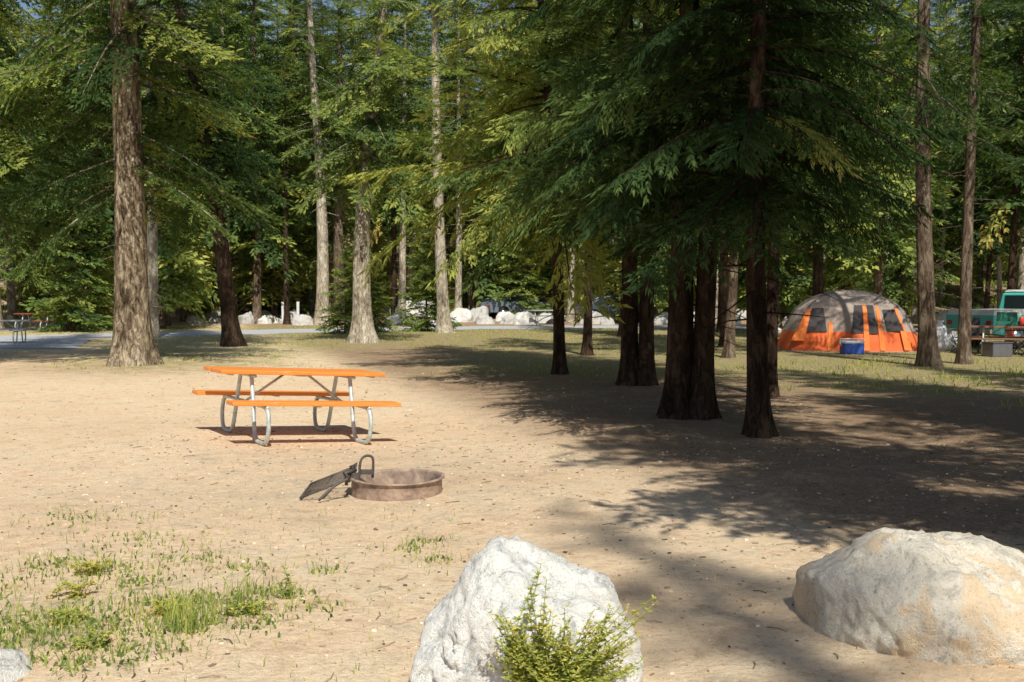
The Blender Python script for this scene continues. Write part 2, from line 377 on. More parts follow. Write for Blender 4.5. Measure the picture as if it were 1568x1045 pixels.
# --- background forest : instanced collection
src = bpy.data.collections.new('forest_trees')
fv = [tree_mesh('bg_fir_a', 51, 20, .20, 3.6, 3.0, 150, LO, bark_mid, fol_far, (0, 0), .3, .42, ring=8, nseg=10, stubs=14),
      tree_mesh('bg_fir_b', 52, 23, .22, 8.0, 2.7, 115, LO, bark_light, fol_far, (.01, 0), .3, .48, ring=8, nseg=10, stubs=22),
      tree_mesh('bg_fir_c', 53, 19, .16, 5.0, 2.6, 120, LO, bark_dark, fol_far, (-.01, 0), .35, .24, ring=8, nseg=10, stubs=18),
      tree_mesh('bg_young', 54, 7, .08, .4, 1.9, 100, LO, bark_mid, fol_far, (0, 0), .2, .68, ring=6, nseg=8, stubs=2),
      tree_mesh('bg_pole', 55, 18, .13, 10, 1.6, 50, LO, bark_light, fol_far, (.02, 0), .3, .5, ring=8, nseg=10, stubs=24),
      tree_mesh('bg_fir_d', 56, 21, .2, 1.8, 3.2, 160, LO, bark_mid, fol_far, (0, 0), .3, .58, ring=8, nseg=10, stubs=10)]
placed = []
rg = np.random.default_rng(99)
def road_dist(x, y): return np.min(np.hypot(road_pts[:, 0]-x, road_pts[:, 1]-y))
def tryput(x, y, k, s, mind):
    if road_dist(x, y) < 3.4: return
    if 6.5 < x < 20 and y < 38: return
    for (a, b) in placed:
        if (a-x)**2+(b-y)**2 < mind*mind: return
    placed.append((x, y))
    o = bpy.data.objects.new('forest_tree', fv[k]); src.objects.link(o)
    o.location = (x, y, Hs(x, y)-.05); o.rotation_euler = (rg.normal()*.02, rg.normal()*.02, rg.uniform(0, 6.28)); o.scale = (s, s, s*rg.uniform(.9, 1.1))
for _ in range(1800):
    y = 46+68*rg.random()**1.1; x = rg.uniform(-.60, .60)*y
    if y < 60 and (abs(x) < 17): continue
    k = rg.choice(6, p=[.22, .22, .18, .14, .10, .14]); tryput(x, y, k, rg.uniform(.8, 1.25)*(1.15 if y > 80 and k != 3 else 1), 3.15)
for _ in range(100):
    x = rg.uniform(-28, 30); y = rg.uniform(62, 80); tryput(x, y, 3, rg.uniform(.3, .7), 1.6)
for (x, y, k, s) in [(-19, 47.5, 0, 1), (-23, 47, 2, 1), (-16, 50, 5, .9), (-3.6, 46.5, 3, .75), (-6.6, 43.5, 3, .62), (-5.6, 45, 3, .5), (14.5, 43.5, 0, 1), (18.5, 41, 2, 1), (22, 40, 5, 1), (8.5, 45, 2, .9), (11, 45.5, 5, .9), (17.5, 58, 5, 1), (3.2, 59.5, 1, 1), (-13.5, 58, 0, 1.15), (-17.5, 60, 1, 1.2), (-6, 60, 1, 1), (7.5, 58, 5, .9), (-20, 70, 5, 1.3), (-16.5, 66, 0, 1.3), (-12.5, 64, 5, 1.15), (-24, 64, 0, 1.2)]:
    tryput(x, y, k, s, .5)
fe = empty('background_forest'); fe.instance_type = 'COLLECTION'; fe.instance_collection = src
print('forest', len(placed))

# ------------------------------------------------------------------ rocks
def rock_obj(name, planes, mat, loc, rz=0, p=16, sub=6, amp=.02, seed=0, scale=1.0, freq=3.0, extra=0):
    bm = bmesh.new(); bmesh.ops.create_icosphere(bm, subdivisions=sub, radius=1)
    pl = [(Vector(n).normalized(), d) for n, d in planes]
    rr = random.Random(seed)
    def supp(d):
        s = 0
        for n, D in pl:
            q = n.dot(d)
            if q > 0: s += (q/D)**60
        return s**(-1/60)
    for _ in range(extra):
        n = Vector((rr.gauss(0, 1), rr.gauss(0, 1), abs(rr.gauss(0, .8)))).normalized()
        mx = supp(n)
        pl.append((n, mx*rr.uniform(.95, 1.02)))
    off = Vector((seed*3.1, seed*1.7, seed*.9))
    for vt in bm.verts:
        d = vt.co.normalized(); s = 0
        for n, D in pl:
            q = n.dot(d)
            if q > 0: s += (q/D)**p
        co = d*(s**(-1/p))
        a = noise.fractal(co*freq+off, 1.0, 2.1, 5)
        b = noise.fractal(co*16+off, .7, 2.0, 5)
        cell = noise.cell(co*7+off+Vector((a, b, a))*.8)
        rdg = abs(noise.noise(co*4.5+off*2)); rd2 = abs(noise.noise(co*9+off*3))
        co = co+d*(a*amp*1.3+b*amp*.65+(cell-.5)*amp*.35-max(0, .12-rdg)*amp*4-max(0, .08-rd2)*amp*3)
        vt.co = co*scale
    for f in bm.faces: f.smooth = True
    me = bpy.data.meshes.new(name); bm.to_mesh(me); bm.free(); me.materials.append(mat)
    o = bpy.data.objects.new(name, me); COL.objects.link(o); o.location = loc; o.rotation_euler = (0, 0, rz); return o
def mat_rock(name, base, dark, warm, wamt, dk=0.0):
    m, nt, bs, o = newmat(name); v = coords(nt)
    n1 = noisen(nt, v, 5.5, 10, .80, 1.4); n2 = noisen(nt, v, 35, 6, .8); n3 = noisen(nt, v, 2.6, 6, .7, .8); n4 = noisen(nt, v, 110, 3, .7)
    c = ramp(nt, n1, [(.38+dk, dark), (.45+dk, tuple(x*.84 for x in base)), (.50+dk, base)]).outputs[0]
    c = mixc(nt, mth(nt, 'MULTIPLY', ramp(nt, n3, [(.50, (0, 0, 0)), (.55, (1, 1, 1))]).outputs[0], wamt), c, warm)
    c = mixc(nt, .6, c, ramp(nt, n2, [(.33, (.4, .41, .43)), (.43, (1, 1, 1)), (.7, (1.1, 1.1, 1.1))]).outputs[0], 'MULTIPLY')
    c = mixc(nt, .6, c, ramp(nt, n4, [(.33, (.25, .25, .25)), (.41, (1, 1, 1))]).outputs[0], 'MULTIPLY')
    nt.links.new(c, bs.inputs['Base Color']); bs.inputs['Roughness'].default_value = .85; bs.inputs['Specular IOR Level'].default_value = .25
    bump(nt, bs, mth(nt, 'ADD', n1, mth(nt, 'MULTIPLY', mth(nt, 'ADD', n2, n4), .45)), .85, .042); return m
rock_white = mat_rock('granite_white', (1.0, .985, .94), (.46, .51, .56), (.95, .84, .68), .25)
rock_tan = mat_rock('granite_tan', (.98, .90, .76), (.56, .54, .50), (.96, .73, .48), .8)
rock_obj('boulder', [((-1, .1, 0), .46), ((-.77, 0, .63), .465), ((-.75, -.35, .5), .45), ((.42, .15, .91), .475), ((.42, -.45, .85), .455), ((.89, 0, .45), .465), ((1, -.1, -.1), .48), ((0, -.80, .60), .43), ((-.6, -.75, .2), .42), ((.6, -.8, .1), .42),
     ((0, 1, 0), .42), ((0, 0, -1), .2), ((-.35, -.7, .62), .44), ((-.3, .6, .7), .47)], rock_white, (.075, 4.62, 0.01), 0, 70, 6, .022, 1, extra=16)
rock_obj('boulder', [((-1, 0, .1), .55), ((-.63, 0, .77), .52), ((-.55, -.5, .67), .49), ((0, .1, 1), .455), ((.447, 0, .894), .53), ((1, 0, 0), .62), ((.1, -.80, .60), .455), ((-.8, -.45, -.3), .44), ((.6, -.8, .0), .52),
     ((0, -1, -.1), .46), ((0, 1, 0), .5), ((0, 0, -1), .2), ((-.5, -.85, 0), .45), ((.2, -.5, .85), .44)], rock_tan, (1.98, 5.12, 0), 0, 60, 6, .020, 2, extra=16)
generic = [((-1, .2, .1), .5), ((.9, .1, .4), .52), ((.1, -.9, .4), .48), ((-.5, -.6, .6), .46), ((.2, .3, .95), .38), ((0, 1, .1), .45), ((0, 0, -1), .2), ((.6, -.6, .5), .5)]
rock_obj('boulder', generic, rock_white, (-2.34, 4.5, -.13), .4, 30, 5, .02, 3, .66, extra=8)
bmeshes = []
for s in range(5):
    o = rock_obj('boulder', generic, mat_rock('granite_grey%d' % s, (.78, .77, .73) if s % 2 else (.60, .59, .57), (.28, .28, .29), (.5, .43, .34), .4), (0, 0, 0), 0, 30, 4, .05, 10+s, extra=8)
    bmeshes.append(o.data); bpy.data.objects.remove(o)
rb = np.random.default_rng(5)
blist = []
for px, yy, s in [(300, 57, .9), (330, 60, .6), (352, 56, .8), (378, 58, 1.1), (400, 61, 1.2), (418, 59, .9), (445, 60, 1.3), (463, 56, 1.0), (486, 63, .8), (606, 57, 1.1), (622, 62, 1.8), (640, 64, 2.2), (660, 60, 1.5), (640, 58, .9), (668, 57, 1.0), (690, 57, .8), (705, 60, 1.4), (730, 61, 1.5), (742, 58, 1.1), (785, 58, 1.1), (806, 57, 1.2), (835, 59, 1.1), (850, 58, .8), (905, 58, 1.2), (930, 57, .9), (1010, 57, 1.1), (1070, 58, 1.2), (1120, 57, 1.0), (1165, 59, .8), (140, 57, 1.0), (90, 56, .7), (1190, 45, .6), (1215, 57, .9), (1440, 57, 1.3), (1500, 58, 1.2)]:
    blist.append(((px-784)/1681*yy, yy, s*1.1))
for x, y, s in blist+[(x_, y_, s_) for x_, y_, s_ in zip(rb.uniform(-24, 22, 60), rb.uniform(56, 76, 60), rb.uniform(.4, 1.4, 60))]:
    o = bpy.data.objects.new('boulder', bmeshes[rb.integers(5)]); COL.objects.link(o)
    o.location = (x, y, Hs(x, y)+.02); o.rotation_euler = (rb.normal()*.15, rb.normal()*.15, rb.uniform(0, 6.28)); o.scale = (s, s*rb.uniform(.7, 1.1), s*rb.uniform(.7, 1.1))

# ------------------------------------------------------------------ picnic tables
def mat_paint(name, col, wear):
    m, nt, bs, o = newmat(name); v = coords(nt, (1, 14, 14))
    n1 = noisen(nt, v, 3, 7, .7, .5); n2 = noisen(nt, coords(nt), 5, 5, .7)
    c = ramp(nt, n1, [(.3, tuple(x*.72 for x in col)), (.55, col), (.75, tuple(min(1, x*1.12+.01) for x in col))]).outputs[0]
    c = mixc(nt, ramp(nt, mth(nt, 'MULTIPLY', n1, n2), [(.32, (0, 0, 0)), (.38, (1, 1, 1))]).outputs[0], c, wear)
    nt.links.new(c, bs.inputs['Base Color']); bs.inputs['Roughness'].default_value = .5
    bump(nt, bs, n1, .35, .004); return m
orange = mat_paint('orange_paint', (.90, .29, .05), (.68, .40, .19))
greyw = mat_paint('weathered_wood', (.44, .43, .41), (.32, .28, .24))
redw = mat_paint('dark_red_paint', (.30, .08, .05), (.2, .15, .1))
brownw = mat_paint('brown_paint', (.26, .13, .07), (.3, .2, .12))
galv = simple('galvanised_steel', (.50, .56, .56), .5, .3, .3, 14, .1, .002)
def picnic_table(x, y, rz, tilt=0, wood=orange, L=1.86):
    e = empty('picnic_table', (x, y, Hs(x, y)), (0, tilt, rz))
    def plank(nm, yc, wd, z, th=.042):
        b = MB(); b.box((0, yc, z), (L+random.uniform(-.01, .01), wd, th)); b.obj(nm, [wood], e, bevel=.007)
    for k in range(3): plank('top_plank_%d' % (k+1), (k-1)*.243, .236, .735)
    for k, s in enumerate((-1, 1)): plank('bench_%d' % (k+1), s*.70, .25, .44)
    for fi, fx in enumerate((-.56, .56)):
        b = MB()
        for s in (-1, 1):
            p = smoothpath([(fx, s*.60, .405), (fx, s*.76, .39), (fx, s*.845, .33), (fx, s*.87, .20), (fx, s*.83, .075), (fx, s*.74, .028), (fx, s*.60, .022), (fx, s*.50, .028), (fx, s*.42, .085), (fx, s*.36, .22), (fx, s*.30, .42), (fx, s*.235, .60), (fx, s*.20, .70)], 6)
            b.tube(p, .023, 10)
        b.tube([(fx, -.82, .400), (fx, .82, .400)], .0195, 8)
        b.tube([(fx, -.34, .695), (fx, .34, .695)], .018, 8)
        b.tube([(fx, 0, .40), (fx*.25, 0, .700)], .014, 8)
        b.obj('pipe_frame_%d' % (fi+1), [galv], e)
    b = MB()
    b.box((0, 0, .706), (.16, .60, .014)); b.box((0, -.70, .412), (.05, .2, .012)); b.box((0, .70, .412), (.05, .2, .012))
    for s in (-.8, .8): b.box((s, 0, .706), (.04, .62, .014))
    b.obj('cleats', [galv], e)
    return e
picnic_table(-2.44, 12.17, math.radians(30), .055)
picnic_table(-16.4, 35.2, math.radians(12), 0, greyw)
picnic_table(-20.5, 47.5, math.radians(-5), 0, redw)
picnic_table(12.9, 28.6, math.radians(-25), 0, brownw)
picnic_table(1.7, 57, math.radians(10), 0, greyw)

# ------------------------------------------------------------------ fire ring with grate
m_rust, nt, bs, o = newmat('rusty_steel')
v = coords(nt); n1 = noisen(nt, v, 9, 7, .7, .5); n2 = noisen(nt, v, 60, 4, .7)
c = ramp(nt, n1, [(.3, (.14, .10, .08)), (.48, (.31, .225, .175)), (.6, (.46, .33, .25)), (.75, (.48, .44, .40))]).outputs[0]
nt.links.new(c, bs.inputs['Base Color']); bs.inputs['Roughness'].default_value = .8; bs.inputs['Metallic'].default_value = .15; bump(nt, bs, n2, .4, .004)
m_ash = simple('ash', (.36, .34, .31), 1, 0, .55, 14, .8, .03)
m_soot = simple('sooty_iron', (.12, .10, .09), .7, .4, .4, 20, .3, .004)
fr = empty('fire_ring', (-.92, 8.72, Hs(-.92, 8.72)))
b = MB(); th = np.linspace(0, 2*np.pi, 97)[:-1]
prof = [(.355, -.03), (.360, .0), (.362, .02), (.360, .105), (.366, .12), (.382, .123), (.384, .133), (.372, .138), (.352, .136), (.350, .12), (.348, -.03)]
V = []
for r, z in prof:
    V.append(np.stack([r*np.cos(th), r*np.sin(th), z+0*th+.004*np.sin(th*2+1)], -1))
V = np.array(V); m_, n_ = V.shape[:2]
i = np.arange(m_-1)[:, None]; j = np.arange(n_)[None]
b.add(V, np.stack([i*n_+j, i*n_+(j+1) % n_, (i+1)*n_+(j+1) % n_, (i+1)*n_+j], -1), 0, .5, True)
b.obj('steel_ring', [m_rust], fr)
b = MB(); rr = np.linspace(0.0005, .349, 16); V = []
for r in rr: V.append(np.stack([r*np.cos(th), r*np.sin(th), -.005+.015*np.sin(th*3+r*20)*(r/.35)+.02*(r/.35)**2+0.01*np.sin(r*40+th*5)], -1))
V = np.array(V); m_, n_ = V.shape[:2]; i = np.arange(m_-1)[:, None]; j = np.arange(n_)[None]
b.add(V, np.stack([i*n_+j, i*n_+(j+1) % n_, (i+1)*n_+(j+1) % n_, (i+1)*n_+j], -1), 0, .5, True)
b.obj('ash_bed', [m_ash], fr)
g = MB()
hx, hz = -.36, .17
def gp(u, w):
    return (hx-u*.36, -.06+w*.46+u*.02, hz-u*.145+.03*w)
g.tube([gp(0, -.5), gp(1, -.5)], .010, 6); g.tube([gp(0, .5), gp(1, .5)], .010, 6)
g.tube([gp(0, -.5), gp(0, .5)], .011, 6); g.tube([gp(1, -.5), gp(1, .5)], .010, 6); g.tube([gp(.5, -.5), gp(.5, .5)], .006, 6)
for w in np.linspace(-.40, .40, 8): g.tube([gp(0, w), gp(1, w)], .0040, 6)
g.tube(smoothpath([gp(.05, -.5), (hx-.1, -.32, .10), (hx-.20, -.38, .01)], 5), .010, 6)
g.tube([(hx+.02, -.25, .13), (hx-.02, -.26, .2), (hx+.04, -.05, .19)], .013, 6)
g.tube(smoothpath([(hx+.06, -.02, .12), (hx+.07, -.02, .24), (hx+.09, -.01, .285), (hx+.13, 0, .30), (hx+.165, .01, .28), (hx+.17, .01, .22), (hx+.165, .01, .12)], 6), .0105, 8)
g.tube([(hx+.0, .12, .12), (hx+.02, .12, .22), (hx-.03, .1, .19)], .012, 6)
g.box((hx+.115, -.01, .17), (.12, .012, .04)); g.box((hx+.03, -.12, .155), (.10, .03, .05)); g.box((hx-.02, .05, .165), (.05, .2, .02))
for w in (-.25, .25): g.tube([(hx-.01, w*.9, .10), (hx-.01, w*.9, .19)], .014, 6)
g.obj('cooking_grate', [m_soot], fr)
g = MB()
for k in range(6):
    a = random.uniform(0, 3.14); x, y = random.uniform(-.18, .18), random.uniform(-.18, .18); l = random.uniform(.04, .1)
    g.tube([(x-l*math.cos(a), y-l*math.sin(a), .015), (x+l*math.cos(a), y+l*math.sin(a), .025)], random.uniform(.008, .018), 6)
g.obj('charcoal', [m_soot], fr)

# ------------------------------------------------------------------ tent
def fabric(name, col): return simple(name, col, .75, 0, .10, 3, .5, .03)
t_or = fabric('tent_orange', (.78, .14, .03)); t_gr = fabric('tent_grey', (.33, .265, .225)); t_dk = simple('tent_mesh_window', (.05, .042, .045), .8); t_or2 = fabric('tent_bright_orange', (.9, .22, .04))
tent = empty('camping_tent', (9.65, 31.6, 0), (0, 0, math.radians(-8)))
lev = [(0, 1.95, 1.45), (.28, 1.87, 1.40), (.55, 1.76, 1.33), (.56, 1.757, 1.328), (.85, 1.62, 1.22), (1.15, 1.45, 1.08), (1.38, 1.18, .88), (1.54, .88, .62), (1.65, .5, .32), (1.70, .12, .08), (1.705, .001, .001)]
def srect(a, b_, t, p=5.0):
    c_, s_ = math.cos(t), math.sin(t); r = (abs(c_)**p+abs(s_)**p)**(-1/p)
    return r*c_*a, r*s_*b_
n_ = 64; V = []
for (z, a, b_) in lev:
    ring_ = []
    for k in range(n_):
        t = 2*math.pi*k/n_; x, y = srect(a, b_, t)
        wr = .012*math.sin(9*t+z*5)+.01*math.sin(17*t-z*9)
        ring_.append((x*(1+wr*.5), y*(1+wr), z))
    V.append(ring_)
V = np.array(V); b = MB()
for i in range(len(lev)-1):
    VV = V[i:i+2]; j = np.arange(n_); b.add(VV, np.stack([j, (j+1) % n_, n_+(j+1) % n_, n_+j], -1), 0 if lev[i][0] < .55 else 1, .5, True)
b.obj('tent_shell', [t_or, t_gr], tent)
def front_y(z):
    zz = [l[0] for l in lev]; bb = [l[2] for l in lev]; return -np.interp(z, zz, bb)
def panel(nm, pts, mat, off=.02):
    bm = bmesh.new()
    P = np.array(pts, float); nu, nv = 6, 8; vs = []
    for a in range(nu+1):
        for c_ in range(nv+1):
            u, w_ = a/nu, c_/nv
            q = (1-u)*(1-w_)*P[0]+u*(1-w_)*P[1]+u*w_*P[2]+(1-u)*w_*P[3]
            vs.append(bm.verts.new((q[0], front_y(q[1])-off, q[1])))
    for a in range(nu):
        for c_ in range(nv):
            k = a*(nv+1)+c_; bm.faces.new((vs[k], vs[k+nv+1], vs[k+nv+2], vs[k+1]))
    me = bpy.data.meshes.new(nm); bm.to_mesh(me); bm.free(); me.materials.append(mat)
    for p in me.polygons: p.use_smooth = True
    o = bpy.data.objects.new(nm, me); COL.objects.link(o); o.parent = tent
panel('window_left', [(-1.35, .55), (-.75, .55), (-.82, 1.2), (-1.12, 1.2)], t_dk)
panel('orange_gusset_left', [(-1.74, .30), (-1.37, .30), (-1.14, 1.22), (-1.30, 1.1)], t_or2, .022)
panel('orange_stripe_1', [(-.74, .0), (-.56, .0), (-.60, .82), (-.70, .82)], t_or2, .022)
panel('door_mesh', [(-.10, .50), (.62, .50), (.52, 1.28), (.02, 1.28)], t_dk, .03)
panel('orange_stripe_2', [(.22, .04), (.38, .04), (.34, 1.27), (.24, 1.27)], t_or2, .045)
panel('orange_stripe_3', [(.66, .04), (.80, .04), (.66, 1.25), (.58, 1.25)], t_or2, .035)
panel('window_right', [(.86, .58), (1.30, .58), (1.08, 1.16), (.76, 1.16)], t_dk, .03)
panel('orange_stripe_4', [(1.30, .05), (1.50, .05), (1.15, 1.2), (1.08, 1.2)], t_or2, .028)
b = MB()
for sx in (-1, 1):
    for sy in (-1, 1):
        p = []
        for (z, a, b_) in lev[:-1]: p.append((sx*a*.88, sy*b_*.90, z+.015))
        b.tube(smoothpath(p, 3), .010, 6)
b.obj('tent_poles', [simple('pole_grey', (.16, .14, .13), .4)], tent)
b = MB()
b.tube([(-1.9, -1.5, .9), (-2.9, -2.1, 0)], .006, 4); b.tube([(-1.5, -1.2, 1.1), (-2.6, -2.6, 0)], .006, 4); b.tube([(1.7, -1.2, 1.0), (2.7, -2.2, 0)], .006, 4)
b.obj('guy_lines', [simple('cord', (.6, .55, .4), .8)], tent)
b = MB(); b.box((0, 0, .008), (4.0, 3.2, .012)); b.obj('groundsheet', [simple('tarp_grey', (.3, .32, .33), .7)], tent)
co = empty('cooler_box', (9.05, 29.2, 0), (0, 0, .1))
cb_ = simple('cooler_blue', (.03, .09, .42), .4); cw = simple('cooler_white', (.75, .76, .78), .4)
b = MB(); b.box((0, 0, .14), (.55, .34, .28)); b.obj('body', [cb_], co, bevel=.02)
b = MB(); b.box((0, 0, .315), (.57, .36, .07)); b.obj('lid', [cw], co, bevel=.02)
b = MB(); b.tube([(-.29, 0, .2), (-.33, 0, .3), (-.33, 0, .4), (.33, 0, .4), (.33, 0, .3), (.29, 0, .2)], .012, 6); b.obj('handle', [cw], co)

def camp_chair(x, y, rz, col):
    e = empty('camp_chair', (x, y, 0), (0, 0, rz)); fb = fabric('chair_fabric', col); fm = simple('chair_frame', (.05, .05, .05), .4)
    b = MB()
    for s in (-.27, .27):
        b.tube([(s, -.25, 0), (s, .25, .45)], .011, 6); b.tube([(s, .25, 0), (s, -.25, .62)], .011, 6); b.tube([(s, .25, .0), (s, .30, .95)], .011, 6); b.tube([(s, -.27, .62), (s, .28, .62)], .016, 6)
    b.tube([(-.27, -.25, 0), (.27, -.25, .4)], .01, 6); b.tube([(.27, -.25, 0), (-.27, -.25, .4)], .01, 6)
    b.obj('frame', [fm], e)
    b = MB(); b.box((0, .0, .42), (.52, .48, .02)); R = Matrix.Rotation(math.radians(-10), 3, 'X'); b.box((0, .28, .70), (.52, .02, .52), R=R); b.obj('seat_and_back', [fb], e, bevel=.006)
camp_chair(13.6, 29.4, .8, (.5, .09, .03)); camp_chair(12.2, 29.6, -.9, (.05, .06, .07))
e = empty('camp_stove', (12.9, 28.6, .757), (0, 0, -.4)); b = MB(); b.box((0, 0, .06), (.5, .3, .12)); b.box((0, .16, .22), (.5, .015, .28)); b.obj('stove_case', [simple('stove_green', (.03, .16, .12), .4)], e, bevel=.006)
b = MB(); b.tube([(.34, 0, .0), (.34, 0, .22), (.34, 0, .25)], [.06, .06, .03], 12); b.obj('gas_bottle', [simple('bottle_red', (.6, .05, .03), .4)], e)
e = empty('storage_bin', (12.35, 27.9, 0), (0, 0, .3)); b = MB(); b.box((0, 0, .17), (.6, .4, .34)); b.obj('bin', [simple('bin_grey', (.12, .12, .13), .5)], e, bevel=.02); b = MB(); b.box((0, 0, .36), (.63, .43, .04)); b.obj('lid', [simple('bin_lid', (.08, .08, .09), .5)], e, bevel=.01)
e = empty('laundry_bag', (11.9, 30.6, 0)); b = MB(); b.tube([(0, 0, .0), (.01, 0, .15), (0, .02, .45), (.03, 0, .65), (.02, 0, .78), (.03, 0, .86)], [.18, .24, .23, .18, .06, .11], 14); b.tube([(.38, 0, .0), (.39, 0, .15), (.38, .02, .35), (.40, 0, .5), (.41, 0, .55)], [.13, .18, .17, .08, .1], 14); b.obj('cloth', [simple('white_cloth', (.78, .79, .82), .9)], e)

# ------------------------------------------------------------------ vehicles
def mat_car(name, col):
    m, nt, bs, o = newmat(name); bs.inputs['Base Color'].default_value = (*col, 1); bs.inputs['Roughness'].default_value = .35
    bs.inputs['Coat Weight'].default_value = .4; n = noisen(nt, coords(nt), 3, 4); r = ramp(nt, n, [(.3, tuple(c*.88 for c in col)), (.7, col)]); nt.links.new(r.outputs[0], bs.inputs['Base Color']); return m
teal = mat_car('teal_paint', (.09, .60, .52)); white = mat_car('white_paint', (.8, .8, .77)); glass = mat_car('dark_glass', (.02, .03, .035)); glass.node_tree.nodes['Principled BSDF'].inputs['Roughness'].default_value = .08
rub = simple('tyre_rubber', (.025, .025, .025), .85); chrome = simple('chrome', (.6, .6, .6), .25, .9, .05); redl = simple('red_lens', (.5, .02, .02), .3)
def extr(par, nm, prof, y0, y1, mat, bev=.03, taper=0):
    bm = bmesh.new(); A = [bm.verts.new((x, y0, z)) for x, z in prof]; B = [bm.verts.new((x, y1, z)) for x, z in prof]
    bm.faces.new(A); bm.faces.new(B[::-1])
    for i in range(len(prof)): k = (i+1) % len(prof); bm.faces.new((A[i], B[i], B[k], A[k]))
    if taper:
        zs = [p[1] for p in prof]; zl, zh = min(zs), max(zs)
        for v_ in bm.verts: v_.co.y *= 1-taper*(v_.co.z-zl)/(zh-zl)
    bmesh.ops.recalc_face_normals(bm, faces=bm.faces)
    me = bpy.data.meshes.new(nm); bm.to_mesh(me); bm.free(); me.materials.append(mat); o = bpy.data.objects.new(nm, me); COL.objects.link(o); o.parent = par
    if bev:
        bv = o.modifiers.new('b', 'BEVEL'); bv.width = bev; bv.segments = 3; bv.limit_method = 'ANGLE'; bv.angle_limit = .6
    return o
def arch(cx, r, n=9, zc=.38): return [(cx+r*math.cos(math.pi*k/(n-1)), zc+r*math.sin(math.pi*k/(n-1))) for k in range(n)]
def wheels(par, xs, wy, r):
    k = 0
    for wx in xs:
        for s in (-1, 1):
            y_ = s*wy; k += 1
            b = MB(); b.tube([(wx, y_-.10, r), (wx, y_-.08, r), (wx, y_+.08, r), (wx, y_+.10, r)], [r*.9, r, r, r*.9], 28); b.tube([(wx, y_-.115, r), (wx, y_+.115, r)], r*.55, 20, 1)
            b.obj('wheel_%d' % k, [rub, chrome], par)
truck = empty('pickup_truck', (13.4, 32.2, 0), (0, 0, math.radians(22)))
low = [(0, .45), (0, .98), (1.95, .98), (1.96, 1.02), (3.35, 1.05), (4.75, .98), (4.9, .85), (4.92, .42)]
low += arch(4.05, .42)+arch(.95, .42)
extr(truck, 'body', low, -.92, .92, teal)
extr(truck, 'bed_cover_white', [(0.02, .97), (1.93, .97), (1.93, 1.14), (.05, 1.12)], -.90, .90, white, .02)
extr(truck, 'cab', [(1.98, 1.03), (2.05, 1.60), (2.25, 1.68), (3.0, 1.68), (3.15, 1.62), (3.55, 1.04)], -.86, .86, teal, .04, .14)
extr(truck, 'roof_white', [(2.10, 1.66), (2.25, 1.72), (2.95, 1.72), (3.08, 1.66)], -.745, .745, white, .02)
extr(truck, 'side_glass', [(2.15, 1.12), (2.2, 1.56), (3.0, 1.56), (3.32, 1.12)], -.875, .875, glass, .004, .125)
extr(truck, 'windshield', [(3.12, 1.58), (3.17, 1.58), (3.55, 1.10), (3.48, 1.10)], -.72, .72, glass, .004, .1)
extr(truck, 'rear_glass', [(1.985, 1.15), (2.03, 1.55), (2.05, 1.55), (2.01, 1.15)], -.62, .62, glass, 0)
extr(truck, 'rear_bumper', [(-.10, .45), (-.10, .58), (.0, .58), (.0, .45)], -.9, .9, chrome, .01)
extr(truck, 'front_bumper', [(4.92, .40), (4.92, .58), (5.03, .56), (5.03, .42)], -.93, .93, chrome, .01)
wheels(truck, (.95, 4.05), .82, .36)
b = MB(); b.box((-.005, -.75, .75), (.03, .18, .14)); b.box((-.005, .75, .75), (.03, .18, .14)); b.obj('tail_lights', [redl], truck, bevel=.005)
def sedan(x, y, rz, paint):
    c_ = empty('parked_car', (x, y, Hs(x, y)), (0, 0, rz))
    low = [(0, .35), (-.02, .75), (.1, .92), (1.0, .95), (3.2, .93), (4.2, .82), (4.45, .68), (4.48, .32)]+arch(3.6, .36, 9, .34)+arch(.85, .36, 9, .34)
    extr(c_, 'body', low, -.86, .86, paint)
    extr(c_, 'greenhouse', [(.55, .93), (1.1, 1.36), (1.5, 1.43), (2.3, 1.43), (2.6, 1.36), (3.25, .93)], -.76, .76, paint, .04, .2)
    extr(c_, 'side_glass', [(.85, .98), (1.22, 1.30), (2.42, 1.32), (2.95, .98)], -.775, .775, glass, .004, .16)
    extr(c_, 'windscreen', [(2.62, 1.34), (2.66, 1.34), (3.25, .97), (3.15, .97)], -.62, .62, glass, .004)
    wheels(c_, (.85, 3.6), .78, .32)
    b = MB(); b.box((-.01, -.65, .7), (.03, .3, .12)); b.box((-.01, .65, .7), (.03, .3, .12)); b.obj('tail_lights', [redl], c_)
sedan(3.4, 59.5, .2, mat_car('dark_paint', (.06, .08, .11))); sedan(-1.6, 62, .5, mat_car('blue_grey_paint', (.16, .20, .26)))

for x, y in ((-12.1, 58.0), (-11.4, 58.5)):
    e = empty('marker_post', (x, y, Hs(x, y))); b = MB(); b.box((0, 0, .55), (.14, .05, 1.1)); b.box((0, 0, 1.12), (.16, .06, .05)); b.obj('post', [cw], e, bevel=.01)

# ------------------------------------------------------------------ grass
def blades(mb, P, h, w, lean=.5, tint=.6, tv=.1):
    n = len(P); a = rng.uniform(0, 2*np.pi, n); d = np.stack([np.cos(a), np.sin(a), 0*a], -1); a2 = rng.uniform(0, 2*np.pi, n)
    s = np.stack([np.cos(a2), np.sin(a2), 0*a2], -1)*(w/2)[:, None]
    l = rng.uniform(.1, 1, n)*lean; up = np.array([0, 0, 1.])
    M = P+up*(h*.6)[:, None]+d*(l*h*.35)[:, None]; Tt = P+up*(h*(1-.25*l))[:, None]+d*(l*h)[:, None]
    Q1 = np.stack([P-s, P+s, M+s*.8, M-s*.8], 1); Q2 = np.stack([M-s*.8, M+s*.8, Tt+s*.1, Tt-s*.1], 1)
    t = np.clip(tint+rng.normal(size=n)*tv, .05, .93); mb.quads(Q1, 0, np.repeat(t, 4)); mb.quads(Q2, 0, np.repeat(t, 4))
mb = MB()
